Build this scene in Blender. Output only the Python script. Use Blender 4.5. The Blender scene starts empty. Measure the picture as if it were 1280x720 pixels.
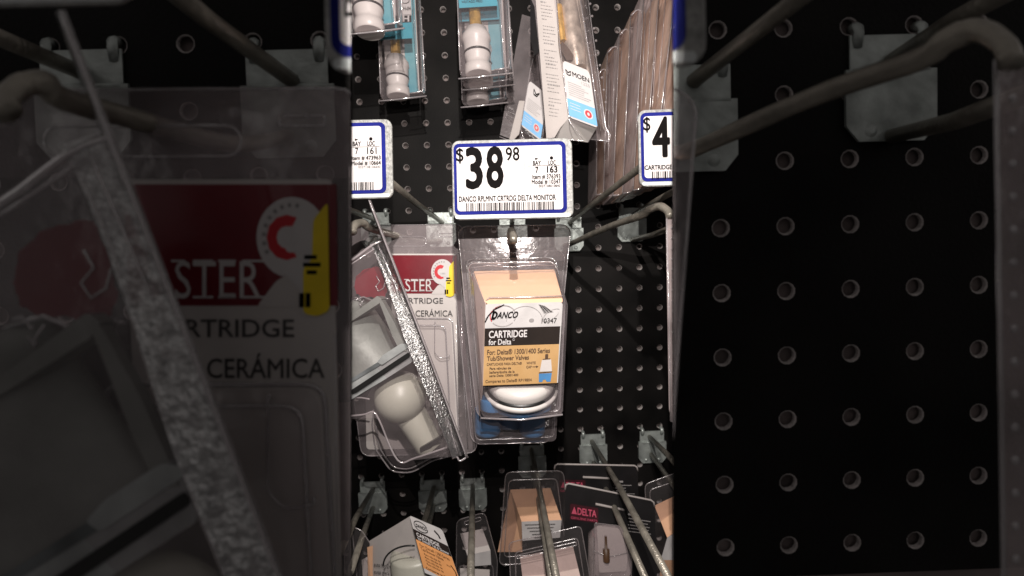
import bpy, bmesh, math, random
from mathutils import Vector, Matrix
random.seed(7)
S = bpy.context.scene
COL = S.collection
# ------------------------------------------------------------------ camera solved from the hole grid
FP = 540.0
TH, RO, PS, D0 = math.radians(5.168), math.radians(1.654), math.radians(1.691), 0.5306
U0H, V0H = -0.0705, 0.1986          # one reference hole
F = Vector((math.sin(PS)*math.cos(TH), math.cos(PS)*math.cos(TH), -math.sin(TH)))
_r = Vector((math.cos(PS), -math.sin(PS), 0)); _u = _r.cross(F)
R = math.cos(RO)*_r - math.sin(RO)*_u
U = math.sin(RO)*_r + math.cos(RO)*_u
CAM = -F*D0
def pd(px, py, d):                   # photo pixel + distance -> point
    return CAM + d*(F + (px-640)/FP*R - (py-360)/FP*U)
def ob(px, py, n=0.0):               # photo pixel -> point n metres in front of the pegboard
    r = F + (px-640)/FP*R - (py-360)/FP*U
    t = (-n - CAM.y)/r.y
    return CAM + t*r
# added side copies of the middle things, squashed in depth; view holds the depth factor and the cut
VK, VCUT = 1.0, None
def W(p):
    if VK == 1.0: return Vector(p)
    q = Vector(p)-CAM
    d = q.dot(F); 
    return CAM + R*q.dot(R) + U*q.dot(U) + F*(d/VK)

# ------------------------------------------------------------------ materials
MATS = {}
def newmat(name):
    m = bpy.data.materials.new(name); m.use_nodes = True
    nt = m.node_tree; nt.nodes.clear()
    o = nt.nodes.new('ShaderNodeOutputMaterial')
    return m, nt, o
def P(name, rgb, rough=.5, metal=0.0, var=.12, scale=60, bump=.0, bscale=300, spec=.5, rgb2=None, coat=0, trans=0):
    m, nt, o = newmat(name)
    b = nt.nodes.new('ShaderNodeBsdfPrincipled')
    tc = nt.nodes.new('ShaderNodeTexCoord')
    n = nt.nodes.new('ShaderNodeTexNoise'); n.inputs['Scale'].default_value = scale; n.inputs['Detail'].default_value = 5
    nt.links.new(tc.outputs['Object'], n.inputs['Vector'])
    r = nt.nodes.new('ShaderNodeValToRGB')
    r.color_ramp.elements[0].position = .32; r.color_ramp.elements[1].position = .68
    if rgb2 is None:
        c1 = [max(0, x*(1-var)) for x in rgb]; c2 = [min(1, x*(1+var)) for x in rgb]
    else: c1, c2 = rgb, rgb2
    r.color_ramp.elements[0].color = (*c1, 1); r.color_ramp.elements[1].color = (*c2, 1)
    nt.links.new(n.outputs['Fac'], r.inputs['Fac'])
    nt.links.new(r.outputs['Color'], b.inputs['Base Color'])
    b.inputs['Roughness'].default_value = rough; b.inputs['Metallic'].default_value = metal
    b.inputs['Specular IOR Level'].default_value = spec
    b.inputs['Coat Weight'].default_value = coat
    if bump:
        n2 = nt.nodes.new('ShaderNodeTexNoise'); n2.inputs['Scale'].default_value = bscale; n2.inputs['Detail'].default_value = 4
        nt.links.new(tc.outputs['Object'], n2.inputs['Vector'])
        bp = nt.nodes.new('ShaderNodeBump'); bp.inputs['Strength'].default_value = bump; bp.inputs['Distance'].default_value = .001
        nt.links.new(n2.outputs['Fac'], bp.inputs['Height']); nt.links.new(bp.outputs['Normal'], b.inputs['Normal'])
    nt.links.new(b.outputs[0], o.inputs['Surface'])
    MATS[name] = m; return m
def clear(name, haze=.12, tint=(.975, .96, .965), hcol=(.55, .48, .5), gloss=1.0, grough=.12, bump=.35, bscale=90, spark=0):
    """thin formed plastic: mostly lets light through, a little milky, mirror-like at grazing angles"""
    m, nt, o = newmat(name)
    tc = nt.nodes.new('ShaderNodeTexCoord')
    n2 = nt.nodes.new('ShaderNodeTexNoise'); n2.inputs['Scale'].default_value = bscale; n2.inputs['Detail'].default_value = 3
    nt.links.new(tc.outputs['Object'], n2.inputs['Vector'])
    bp = nt.nodes.new('ShaderNodeBump'); bp.inputs['Strength'].default_value = bump; bp.inputs['Distance'].default_value = .002
    nt.links.new(n2.outputs['Fac'], bp.inputs['Height'])
    t = nt.nodes.new('ShaderNodeBsdfTransparent'); t.inputs[0].default_value = (*tint, 1)
    d = nt.nodes.new('ShaderNodeBsdfDiffuse'); d.inputs[0].default_value = (*hcol, 1)
    g = nt.nodes.new('ShaderNodeBsdfGlossy'); g.inputs['Roughness'].default_value = grough
    nt.links.new(bp.outputs['Normal'], g.inputs['Normal'])
    mx = nt.nodes.new('ShaderNodeMixShader')
    hz = nt.nodes.new('ShaderNodeTexNoise'); hz.inputs['Scale'].default_value = 35; hz.inputs['Detail'].default_value = 4
    nt.links.new(tc.outputs['Object'], hz.inputs['Vector'])
    mr = nt.nodes.new('ShaderNodeMapRange'); mr.inputs['From Min'].default_value = .3; mr.inputs['From Max'].default_value = .7
    mr.inputs['To Min'].default_value = haze*.6; mr.inputs['To Max'].default_value = haze*1.4
    nt.links.new(hz.outputs['Fac'], mr.inputs['Value']); nt.links.new(mr.outputs[0], mx.inputs[0])
    nt.links.new(t.outputs[0], mx.inputs[1]); nt.links.new(d.outputs[0], mx.inputs[2])
    ge = nt.nodes.new('ShaderNodeNewGeometry'); dt = nt.nodes.new('ShaderNodeVectorMath'); dt.operation='DOT_PRODUCT'
    nt.links.new(bp.outputs['Normal'], dt.inputs[0]); nt.links.new(ge.outputs['Incoming'], dt.inputs[1])
    ab = nt.nodes.new('ShaderNodeMath'); ab.operation='ABSOLUTE'; nt.links.new(dt.outputs['Value'], ab.inputs[0])
    su = nt.nodes.new('ShaderNodeMath'); su.operation='SUBTRACT'; su.inputs[0].default_value=1; su.use_clamp=True; nt.links.new(ab.outputs[0], su.inputs[1])
    po = nt.nodes.new('ShaderNodeMath'); po.operation='POWER'; po.inputs[1].default_value=4; nt.links.new(su.outputs[0], po.inputs[0])
    fr = nt.nodes.new('ShaderNodeMath'); fr.operation='MULTIPLY_ADD'; fr.inputs[1].default_value=.9; fr.inputs[2].default_value=.06; nt.links.new(po.outputs[0], fr.inputs[0])
    ml = nt.nodes.new('ShaderNodeMath'); ml.operation = 'MULTIPLY_ADD'; ml.use_clamp = True
    ml.inputs[1].default_value = gloss; ml.inputs[2].default_value = spark
    if spark > .5:     # broken highlights painted in: noise patches raise the gloss share
        pn = nt.nodes.new('ShaderNodeTexNoise'); pn.inputs['Scale'].default_value = 260; pn.inputs['Detail'].default_value = 8; pn.inputs['Roughness'].default_value = .75
        nt.links.new(tc.outputs['Object'], pn.inputs['Vector'])
        pr = nt.nodes.new('ShaderNodeMapRange'); pr.inputs['From Min'].default_value=.44; pr.inputs['From Max'].default_value=.56
        pr.inputs['To Min'].default_value=spark*.3; pr.inputs['To Max'].default_value=spark
        nt.links.new(pn.outputs['Fac'], pr.inputs['Value']); nt.links.new(pr.outputs[0], ml.inputs[2])
    nt.links.new(fr.outputs[0], ml.inputs[0])
    m2 = nt.nodes.new('ShaderNodeMixShader')
    nt.links.new(ml.outputs[0], m2.inputs[0]); nt.links.new(mx.outputs[0], m2.inputs[1]); nt.links.new(g.outputs[0], m2.inputs[2])
    nt.links.new(m2.outputs[0], o.inputs['Surface'])
    MATS[name] = m; return m

P('board_black', (.0018,.0016,.0016), .6, scale=14, bump=.25, bscale=700, spec=.14, rgb2=(.012,.0105,.010))
P('board_fibre', (.46,.42,.41), .9, var=.3, scale=200)
P('board_back', (.19,.155,.15), .9, var=.5, scale=18)
P('wire', (.29,.265,.225), .36, .5, var=.3, scale=90, bump=.5, bscale=500)
P('plate_zinc', (.46,.50,.48), .4, .5, var=.35, scale=70, bump=.35, bscale=260)
P('holder', (.27,.27,.26), .45, .0, var=.35, scale=420, bump=.6, bscale=900, coat=.3)
P('holder_white', (.55,.58,.58), .35, 0, var=.06, scale=200)
P('blue_border', (.010,.014,.15), .8, var=.15, spec=.1)
P('paper', (.56,.53,.53), .8, var=.025, scale=120, spec=.15)
P('paper_back', (.55,.50,.48), .7, var=.05)
P('ink', (.006,.005,.005), .85, var=.2, spec=.05)
P('ink_grey', (.08,.075,.075), .8, var=.3, spec=.1)
P('ink_soft', (.30,.28,.28), .8, var=.3)
P('red_card', (.15,.003,.011), .35, var=.12, scale=40, coat=.3)
P('red_ink', (.5,.01,.02), .4, var=.1)
P('card_white', (.52,.48,.465), .5, var=.06, scale=30)
P('yellow', (.75,.55,.005), .45, var=.1)
P('peach', (.80,.50,.32), .7, var=.04, scale=25)
P('peach_lower', (.78,.46,.29), .6, var=.1, scale=25)  # slightly deeper peach for the bottom row cartons
P('pink_box', (.60,.46,.42), .6, var=.06)
P('tan', (.50,.31,.14), .5, var=.10, scale=30, rgb2=(.40,.22,.07))
P('orange_tan', (.62,.28,.10), .5, var=.1)
P('band_black', (.016,.011,.009), .7, var=.2, spec=.15)
P('logo_grey', (.46,.44,.44), .45, var=.10, scale=80)
P('white_plastic', (.62,.58,.56), .35, var=.04, coat=.3)
P('cream_plastic', (.38,.37,.32), .4, var=.05, bump=.15, bscale=120)
P('blue_plastic', (.055,.18,.38), .4, var=.15, coat=.2)
P('rubber', (.008,.008,.008), .4, var=.2)
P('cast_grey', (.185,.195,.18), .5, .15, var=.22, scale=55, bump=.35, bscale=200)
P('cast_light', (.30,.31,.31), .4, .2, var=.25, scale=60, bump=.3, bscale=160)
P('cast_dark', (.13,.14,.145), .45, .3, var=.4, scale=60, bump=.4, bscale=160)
P('brass', (.75,.45,.13), .3, .55, var=.3, scale=200)
P('chrome', (.62,.52,.44), .3, .55, var=.5, scale=80, bump=.6, bscale=90)
P('teal', (.07,.30,.38), .5, var=.10, scale=40, rgb2=(.18,.42,.47))
P('teal_band', (.05,.33,.43), .45, var=.08)
P('sky_blue', (.14,.38,.66), .5, var=.08)
P('dark_card', (.008,.007,.008), .6, var=.3)
P('card_edge', (.40,.36,.35), .6, var=.1)
P('maroon_patch', (.05,.006,.012), .6, var=.2)
P('pink_ink', (.62,.10,.17), .5, var=.15)
P('brown_part', (.06,.028,.012), .5, var=.3)
clear('clear', .08, hcol=(.55,.47,.49))
clear('clear_header', .22, hcol=(.50,.44,.45), bump=.2, gloss=.4)  # extra haze painted for grey reflections on the header sheets
clear('clear_flat', .16, hcol=(.50,.44,.45), bump=.2)
clear('clear_wall', .24, hcol=(.56,.47,.48), bump=.4)
clear('clear_milky', .34, hcol=(.56,.47,.47), bump=.3)
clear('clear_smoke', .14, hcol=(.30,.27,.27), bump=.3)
clear('clear_faint', .035, hcol=(.4,.36,.36), bump=.2)
clear('rim', .42, hcol=(.62,.56,.58), gloss=2.2, grough=.15, bump=.4, spark=.12)
clear('rim_faint', .25, hcol=(.45,.40,.41), gloss=1.6, grough=.2, bump=.4, spark=.04)
clear('crinkle', .07, hcol=(.55,.52,.56), gloss=1.5, grough=.33, bump=1.0, bscale=650, spark=.8)
clear('sheath_orange', .85, hcol=(.86,.62,.51), gloss=1.0, grough=.2, bump=.6, bscale=60)
clear('sheath_pink', .8, hcol=(.76,.63,.62), gloss=1.0, grough=.2, bump=.6, bscale=60)

# ------------------------------------------------------------------ mesh builder
class B:
    def __init__(s): s.v=[]; s.f=[]; s.m=[]; s.sm=[]
    def add(s, vs, fs, mi=0, smooth=False):
        o=len(s.v); s.v += [Vector(x) for x in vs]
        for f in fs: s.f.append([i+o for i in f]); s.m.append(mi); s.sm.append(smooth)
    def build(s, name, mats, parent=None, cut=True):
        if isinstance(mats, str): mats=[mats]
        me = bpy.data.meshes.new(name)
        base = Vector(parent['_p']) if parent is not None and '_p' in parent.keys() else Vector((0,0,0))
        bmx = bmesh.new()
        vs=[bmx.verts.new(W(x)) for x in s.v]
        for f,mi,sm in zip(s.f,s.m,s.sm):
            if len(set(f))<3: continue
            try:
                fc=bmx.faces.new([vs[i] for i in f]); fc.material_index=mi; fc.smooth=sm
            except ValueError: pass
        if VCUT is not None:
            for nrm in VCUT:
                geom=list(bmx.verts)+list(bmx.edges)+list(bmx.faces)
                bmesh.ops.bisect_plane(bmx, geom=geom, dist=1e-7, plane_co=CAM, plane_no=nrm, clear_outer=True)
        bmesh.ops.recalc_face_normals(bmx, faces=bmx.faces[:])
        for vv in bmx.verts: vv.co -= base
        if not bmx.faces: bmx.free(); bpy.data.meshes.remove(me); return None
        bmx.to_mesh(me); bmx.free()
        for m in mats: me.materials.append(MATS[m])
        o = bpy.data.objects.new(name, me); COL.objects.link(o)
        if parent is not None: o.parent = parent
        return o

def thing(name, label, cat, loc, group=None):
    o = bpy.data.objects.new(name, None); COL.objects.link(o)
    o.empty_display_size=.01
    p = W(loc); o.location = p; o['_p'] = tuple(p)
    o['label']=label; o['category']=cat
    if group: o['group']=group
    return o
def structure(o, kind='structure'): o['kind']=kind; return o

class Fr:
    """a flat sheet in space: nominal photo-pixel rectangle on four real corners"""
    def __init__(s, rect, c, front=True):
        s.r=rect; s.c=[pd(*x) for x in c]
        n=(s.c[1]-s.c[0]).cross(s.c[3]-s.c[0]); n.normalize()
        mid=sum(s.c,Vector())/4
        if n.dot(CAM-mid)<0: n=-n
        s.n=n
    def p(s,x,y,h=0.0):
        x0,y0,x1,y1=s.r; a=(x-x0)/(x1-x0); b=(y-y0)/(y1-y0)
        return (s.c[0]*(1-a)+s.c[1]*a)*(1-b)+(s.c[3]*(1-a)+s.c[2]*a)*b + s.n*h
def Pl(dt, db=None, dl=0):           # photo-pixel sheet: distance dt at y=0, db at y=720
    if db is None: db=dt
    return Fr((0,0,1280,720), [(0,0,dt),(1280,0,dt),(1280,720,db),(0,720,db)]) if db==dt else FrP(dt,db)
class FrP:
    """upright sheet leaning with height; exact in photo pixels"""
    def __init__(s,dt,db):
        s.a,s.b=1/dt,1/db
        n=(s.q(1280,0)-s.q(0,0)).cross(s.q(0,720)-s.q(0,0)); n.normalize()
        if n.dot(CAM-s.q(640,360))<0: n=-n
        s.n=n
    def q(s,x,y): return pd(x,y,1/(s.a+(s.b-s.a)*y/720))
    def p(s,x,y,h=0.0): return s.q(x,y)+s.n*h
class FrD:
    """tilted plane through three pixel+distance points; exact in photo pixels"""
    def __init__(s,a,b,c):
        A,Bq,C=pd(*a),pd(*b),pd(*c); s.o=A; n=(Bq-A).cross(C-A).normalized()
        if n.dot(CAM-A)<0: n=-n
        s.n=n
    def p(s,x,y,h=0.0):
        r=F+(x-640)/FP*R-(y-360)/FP*U
        return CAM+r*((s.o-CAM).dot(s.n)/r.dot(s.n))+s.n*h

def rr(x0,y0,x1,y1,r=3,k=5):
    rs = r if isinstance(r,(list,tuple)) else [r]*4
    out=[]
    for (cx,cy,a0,q) in ((x1,y0,-90,rs[1]),(x1,y1,0,rs[2]),(x0,y1,90,rs[3]),(x0,y0,180,rs[0])):
        sx = -1 if cx==x1 else 1; sy = 1 if cy==y0 else -1
        for i in range(k+1):
            a=math.radians(a0+90*i/k); out.append((cx+sx*q+q*math.cos(a), cy+sy*q+q*math.sin(a)))
    return out
def rquad(c,r=3,k=4):                # rounded polygon from any corner list
    out=[]; n=len(c)
    rs = r if isinstance(r,(list,tuple)) else [r]*n
    for i in range(n):
        p=Vector(c[i]); a=(Vector(c[i-1])-p); b=(Vector(c[(i+1)%n])-p)
        q=min(rs[i],a.length*.48,b.length*.48)
        if q<=0: out.append(tuple(p)); continue
        A=p+a.normalized()*q; Bq=p+b.normalized()*q
        for j in range(k+1):
            t=j/k; z=A*(1-t)**2+p*2*t*(1-t)+Bq*t*t; out.append((z.x,z.y))
    return out
def ell(cx,cy,rx,ry,k=28,a0=0,a1=360,rot=0):
    o=[]; kk=k if a1-a0>=360 else k+1
    for i in range(kk):
        a=math.radians(a0+(a1-a0)*i/k); x=rx*math.cos(a); y=ry*math.sin(a); c,s_=math.cos(math.radians(rot)),math.sin(math.radians(rot))
        o.append((cx+x*c-y*s_, cy+x*s_+y*c))
    return o
def sheet(b,fr,pts,h0=0.0,h1=None,mi=0):
    if h1 is None:
        b.add([fr.p(x,y,h0) for x,y in pts],[list(range(len(pts)))],mi); return
    n=len(pts)
    b.add([fr.p(x,y,h0) for x,y in pts]+[fr.p(x,y,h1) for x,y in pts],
          [list(range(n)),[n+i for i in range(n)]]+[[i,(i+1)%n,n+(i+1)%n,n+i] for i in range(n)],mi)
def loft(b,fr,rings,mi=0,cap=True,smooth=False):
    n=len(rings[0][0]); vs=[]; fs=[]
    for pts,h in rings: vs+=[fr.p(x,y,h) for x,y in pts]
    for r in range(len(rings)-1):
        for i in range(n): fs.append([r*n+i,r*n+(i+1)%n,(r+1)*n+(i+1)%n,(r+1)*n+i])
    if cap: fs.append([(len(rings)-1)*n+i for i in range(n)])
    b.add(vs,fs,mi,smooth)
def tube(b,pts,r,k=8,mi=0,closed=False,cap=True,jit=0):
    pts=[Vector(p) for p in pts]; n=len(pts); vs=[]; fs=[]
    up=None
    for i,p in enumerate(pts):
        if closed: t=pts[(i+1)%n]-pts[i-1]
        else: t=pts[min(i+1,n-1)]-pts[max(i-1,0)]
        t.normalize()
        if up is None: up=t.orthogonal().normalized()
        up=(up-t*up.dot(t)).normalized(); w=t.cross(up)
        rad=r[i] if isinstance(r,(list,tuple)) else r
        rad*=1+random.uniform(-jit,jit)
        for j in range(k):
            a=2*math.pi*j/k; vs.append(p+(up*math.cos(a)+w*math.sin(a))*rad)
    for i in range(n if closed else n-1):
        for j in range(k): fs.append([i*k+j,i*k+(j+1)%k,((i+1)%n)*k+(j+1)%k,((i+1)%n)*k+j])
    if cap and not closed: fs.append(list(range(k))[::-1]); fs.append([(n-1)*k+j for j in range(k)])
    b.add(vs,fs,mi,True)
def rim(b,fr,pts,h=0.0,r=.0004,mi=0,closed=True,k=6): tube(b,[fr.p(x,y,h) for x,y in pts],r,k,mi,closed)
def strokes(b,fr,pts,w,h,mi=0):      # a printed line of width w (pixels)
    for a,c in zip(pts,pts[1:]):
        a,c=Vector(a),Vector(c); t=(c-a)
        if t.length<1e-6: continue
        t.normalize(); nn=Vector((-t.y,t.x))*w/2
        b.add([fr.p(*(a-nn),h),fr.p(*(c-nn),h),fr.p(*(c+nn),h),fr.p(*(a+nn),h)],[[0,1,2,3]],mi)
def lathe(b,p0,p1,prof,k=36,mi=0,smooth=True):
    p0,p1=Vector(p0),Vector(p1); ax=p1-p0; t=ax.normalized(); u=t.orthogonal().normalized(); w=t.cross(u)
    vs=[];fs=[]
    for (a,r) in prof:
        for j in range(k):
            q=2*math.pi*j/k; vs.append(p0+ax*a+(u*math.cos(q)+w*math.sin(q))*r)
    for i in range(len(prof)-1):
        for j in range(k): fs.append([i*k+j,i*k+(j+1)%k,(i+1)*k+(j+1)%k,(i+1)*k+j])
    fs.append(list(range(k))); b.add(vs,fs[:-1],mi,smooth); b.add(vs[:k],[list(range(k))],mi); b.add(vs[-k:],[list(range(k))],mi)

# ---- lettering
_tc={}
def tmesh(s,bold=0.0,shear=0.0):
    key=(s,bold,shear)
    if key in _tc: return _tc[key]
    cu=bpy.data.curves.new('t','FONT'); cu.body=s; cu.size=1; cu.offset=bold; cu.shear=shear; cu.resolution_u=3
    o=bpy.data.objects.new('t',cu); COL.objects.link(o); bpy.context.view_layer.update()
    me=bpy.data.meshes.new_from_object(o.evaluated_get(bpy.context.evaluated_depsgraph_get()))
    vs=[(v.co.x,v.co.y) for v in me.vertices]; fs=[list(p.vertices) for p in me.polygons]
    bpy.data.objects.remove(o); bpy.data.curves.remove(cu); bpy.data.meshes.remove(me)
    _tc[key]=(vs,fs); return _tc[key]
def text(b,fr,s,x0,x1,yt,yb,h=.0003,mi=0,bold=0.0,shear=0.0,ref='H',slope=0.0):
    """cap height yt..yb, stretched to x0..x1 (slope: y change per x)"""
    vs,fs=tmesh(s,0.0,shear)
    if not vs: return
    hv,_=tmesh(ref,0.0,0); H=max(y for x,y in hv); L=min(y for x,y in hv)
    X0=min(x for x,y in vs); X1=max(x for x,y in vs)
    bb=bold*.9
    offs=[(0,0)] if bb<.004 else [(-bb,0),(bb,0),(0,bb*.8),(0,-bb*.8)]
    if bb>=.025: offs+=[(-bb*.7,bb*.6),(bb*.7,-bb*.6),(bb*.7,bb*.6),(-bb*.7,-bb*.6)]
    for n,(ox,oy) in enumerate(offs):
        out=[]
        for x,y in vs:
            px=x0+(x+ox-X0+bb)/(X1-X0+2*bb)*(x1-x0); py=yb-(y+oy-L)/(H-L)*(yb-yt)+slope*(px-x0)
            out.append(fr.p(px,py,h+n*.000025))
        b.add(out,fs,mi)

# ------------------------------------------------------------------ pegboard
def pegboard(name,c0,c1,r0,r1,skip=None):
    b=B(); P0=.0254; rad=.0036; K=12; th=.0045
    for i in range(c0,c1):
        for j in range(r0,r1):
            cx=U0H+i*P0; cz=V0H-j*P0; h=P0/2
            sq=[]; ci=[]
            for k in range(K):
                a=2*math.pi*(k+.5)/K; c,s_=math.cos(a),math.sin(a); m=max(abs(c),abs(s_))
                sq.append((cx+h*c/m,0,cz+h*s_/m)); ci.append((cx+rad*c,0,cz+rad*s_))
            for e in ((1,1),(1,-1),(-1,-1),(-1,1)): pass
            rimr=[(cx+rad*.86*math.cos(2*math.pi*(k+.5)/K),.0008,cz+rad*.86*math.sin(2*math.pi*(k+.5)/K)) for k in range(K)]
            bk=[(x,th,z) for x,y,z in rimr]
            b.add(sq+ci,[[k,(k+1)%K,K+(k+1)%K,K+k] for k in range(K)],0)
            b.add(ci+rimr,[[k,(k+1)%K,K+(k+1)%K,K+k] for k in range(K)],1)
            b.add(rimr+bk,[[k,(k+1)%K,K+(k+1)%K,K+k] for k in range(K)],1)
    o=b.build(name,['board_black','board_fibre'])
    return structure(o)
def sq_fix(): pass
def backing(name,x0,x1,z0,z1,y=.0085):
    b=B(); b.add([(x0,y,z0),(x1,y,z0),(x1,y,z1),(x0,y,z1),(x0,y+.002,z0),(x1,y+.002,z0),(x1,y+.002,z1),(x0,y+.002,z1)],
                 [[0,1,2,3],[4,5,6,7],[0,1,5,4],[2,3,7,6],[0,3,7,4],[1,2,6,5]])
    return structure(b.build(name,'board_back'))

# ------------------------------------------------------------------ peg hooks
def hook_bracket(px,py,label,arms,group='metal peg hooks on the pegboard',low=True,w=33,s=1.0):
    """px,py = top centre of the zinc plate; arms = list of (pixel path with distances, radius)"""
    t=thing('peg_hook',label,'hook',ob(px,py),group)
    b=B()
    c=ob(px,py,0); sc=.0254/ (25.0)     # metres per photo pixel near the board
    def q(x,z,n): return Vector((c.x+x*sc, -n, c.z+z*sc))
    hw=w/2
    upper=[(-hw*.92,0),(hw*.92,0),(hw*.92,-15),(-hw*.92,-15)]
    lower=[(-hw*1.05,-13),(hw*1.05,-13),(hw*1.05,-34),(hw*.75,-40),(-hw*.75,-40),(-hw*1.05,-34)]
    for pts,n0,n1 in ((upper,.0012,.003),(lower,.002,.0052)):
        n=len(pts)
        b.add([q(x,z,n0) for x,z in pts]+[q(x,z,n1) for x,z in pts],[list(range(n)),list(range(n,2*n))]+[[i,(i+1)%n,n+(i+1)%n,n+i] for i in range(n)])
    # pressed rib
    tube(b,[q(-hw*.9,-13.5,.0045),q(hw*.9,-13.5,.0045)],.0009,6)
    b.build('plate','plate_zinc',t)
    for sx in (-1,1):
        bb=B(); tube(bb,[q(sx*12.2,-4,.002),q(sx*12.2,1,.0045),q(sx*12.2,2.5,.004),q(sx*12.2,3,.001),q(sx*12.2,3,-.004)],.0022,8)
        bb.build('peg','plate_zinc',t)
    dd=B()
    for sx in (-1,1):
        lathe(dd,q(sx*8,-36,.004),q(sx*8,-36,.0062),[(0,.0028),(.6,.0025),(1,.0008)],12)
    dd.build('weld','plate_zinc',t)
    for nm,path,rad in arms:
        a=B(); tube(a,path,rad,10,jit=.04); a.build(nm,'wire',t)
    return t
def smooth_path(pts,n=6):
    pts=[Vector(p) for p in pts]; out=[]
    P_=[pts[0]]+pts+[pts[-1]]
    for i in range(1,len(P_)-2):
        for j in range(n):
            t=j/n; a,b_,c,d=P_[i-1],P_[i],P_[i+1],P_[i+2]
            out.append(.5*((2*b_)+(-a+c)*t+(2*a-5*b_+4*c-d)*t*t+(-a+3*b_-3*c+d)*t**3))
    out.append(pts[-1]); return out
WR=.0028

# ------------------------------------------------------------------ price labels
def price_label(fr,x0,y0,x1,y1,label,kind,loc):
    t=thing('price_label',label,'price label',loc,'blue bordered shelf price labels')
    b=B(); loft(b,fr,[(rr(x0,y0,x1,y1,9),-.0016),(rr(x0,y0,x1,y1,9),.0002),(rr(x0+1,y0+1,x1-1,y1-1,8),.0006)]); sheet(b,fr,rr(x0,y0,x1,y1,9),-.0016)
    b.build('holder','holder',t)
    b=B(); sheet(b,fr,rr(x0+2.3,y0+4,x1-8,y1-6,7),.0006,.0009,0); sheet(b,fr,rr(x0+6,y0+8.8,x1-13,y1-10.5,4),.0009,.0010,1)
    # white lower lip of the insert
    b.build('price_card',['blue_border','paper'],t)
    b=B(); sheet(b,fr,rr(x0+3,y1-5.6,x1-4,y1-1.2,2),.0006,.0008); b.build('insert_lip','holder_white',t)
    ink=B(); H=.0012
    def bars(xa,xb,ya,yb):
        x=xa; rnd=random.Random(5)
        while x<xb:
            w=rnd.choice((.7,.8,1.4,2.0)); sheet(ink,fr,[(x,ya),(min(x+w,xb),ya),(min(x+w,xb),yb),(x,yb)],H,mi=0); x+=w+rnd.choice((.6,.6,1.1,1.7))
    X=lambda v:x0+v; Y=lambda v:y0+v
    if kind=='38':
        text(ink,fr,'$',X(5.5),X(15),Y(10),Y(29),H,bold=.02,ref='$'); text(ink,fr,'3',X(17),X(39),Y(10.5),Y(60.5),H,bold=.035,ref='3'); text(ink,fr,'8',X(43),X(65),Y(10),Y(60),H,bold=.035,ref='8')
        text(ink,fr,'98',X(68),X(85.5),Y(10.3),Y(27),H,bold=.02,ref='8')
        text(ink,fr,'7',X(105),X(109),Y(36),Y(43.2),H,bold=.04); text(ink,fr,'163',X(119.5),X(133),Y(35.5),Y(43.2),H,bold=.04)
        text(ink,fr,'BAY',X(102),X(112.5),Y(28.2),Y(33.5),H,bold=.035); text(ink,fr,'LOC',X(121.5),X(131),Y(28.2),Y(33.5),H,bold=.035)
        sheet(ink,fr,[(X(105),Y(24)),(X(109.5),Y(25.6)),(X(105),Y(27.2))],H); sheet(ink,fr,ell(X(125.7),Y(25),2.2,2.2,14),H)
        sheet(ink,fr,[(X(96),Y(34.2)),(X(136),Y(34.2)),(X(136),Y(34.7)),(X(96),Y(34.7))],H)
        sheet(ink,fr,[(X(91.2),Y(16)),(X(91.6),Y(16)),(X(91.6),Y(40)),(X(91.2),Y(40))],H)
        text(ink,fr,'Item # 376393',X(101),X(136.5),Y(45.5),Y(50.8),H,bold=.03); text(ink,fr,'Model # 10347',X(100),X(136.5),Y(52),Y(57.3),H,bold=.03)
        text(ink,fr,'0037108010840',X(108.5),X(136),Y(58.5),Y(61.5),H,bold=.02)
        text(ink,fr,'DANCO RPLMNT CRTRDG DELTA MONITOR',X(8),X(130),Y(71),Y(77.5),H,bold=.03)
        bars(X(17),X(127.5),Y(79.5),Y(89.5))
    elif kind=='161':
        text(ink,fr,'7',X(105),X(109),Y(36),Y(44),H,bold=.02); text(ink,fr,'161',X(120),X(132),Y(36),Y(44),H,bold=.02)
        text(ink,fr,'BAY',X(102),X(112.5),Y(28.2),Y(33.5),H,bold=.035); text(ink,fr,'LOC',X(120.5),X(130),Y(28.2),Y(33.5),H,bold=.035)
        sheet(ink,fr,[(X(105),Y(24)),(X(109.5),Y(25.6)),(X(105),Y(27.2))],H); sheet(ink,fr,ell(X(125),Y(25),2.2,2.2,14),H)
        sheet(ink,fr,[(X(96),Y(34.7)),(X(136),Y(34.7)),(X(136),Y(35.2)),(X(96),Y(35.2))],H)
        text(ink,fr,'Item # 473963',X(100),X(137),Y(46.5),Y(51.2),H,bold=.03); text(ink,fr,'Model # 10664',X(100),X(137),Y(53),Y(57.8),H,bold=.03)
        text(ink,fr,'0037108106640',X(108.5),X(136.5),Y(59),Y(62),H)
        bars(X(20),X(128),Y(79.5),Y(89.5))
    elif kind=='4':
        text(ink,fr,'$',X(5.5),X(14.5),Y(10),Y(29.5),H,bold=.02,ref='$'); text(ink,fr,'4',X(16),X(38.5),Y(11.5),Y(60),H,bold=.035,ref='4')
        text(ink,fr,'1',X(43),X(52),Y(11.5),Y(60),H,bold=.035,ref='1'); text(ink,fr,'98',X(68),X(85),Y(12),Y(28),H,bold=.02)
        text(ink,fr,'CARTRIDGE F',X(6),X(45),Y(71.5),Y(77),H,bold=.03); bars(X(15),X(120),Y(79.5),Y(89.5))
    ink.build('lettering','ink',t)
    return t
def label38(label):
    # holder corners measured on the photo
    fr=Fr((564,174,716,274),[(564.5,176.5,.285),(714.5,172.5,.285),(717,272,.285),(566.5,275,.285)])
    return price_label(fr,564,174,716,274,label,'38',pd(640,224,.285))

# ------------------------------------------------------------------ generic packs
def slot(b,fr,x0,x1,y0,y1,h=.0003,mi=0,r=.0003): rim(b,fr,rr(x0,y0,x1,y1,(y1-y0)/2),h,r,mi)

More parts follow.
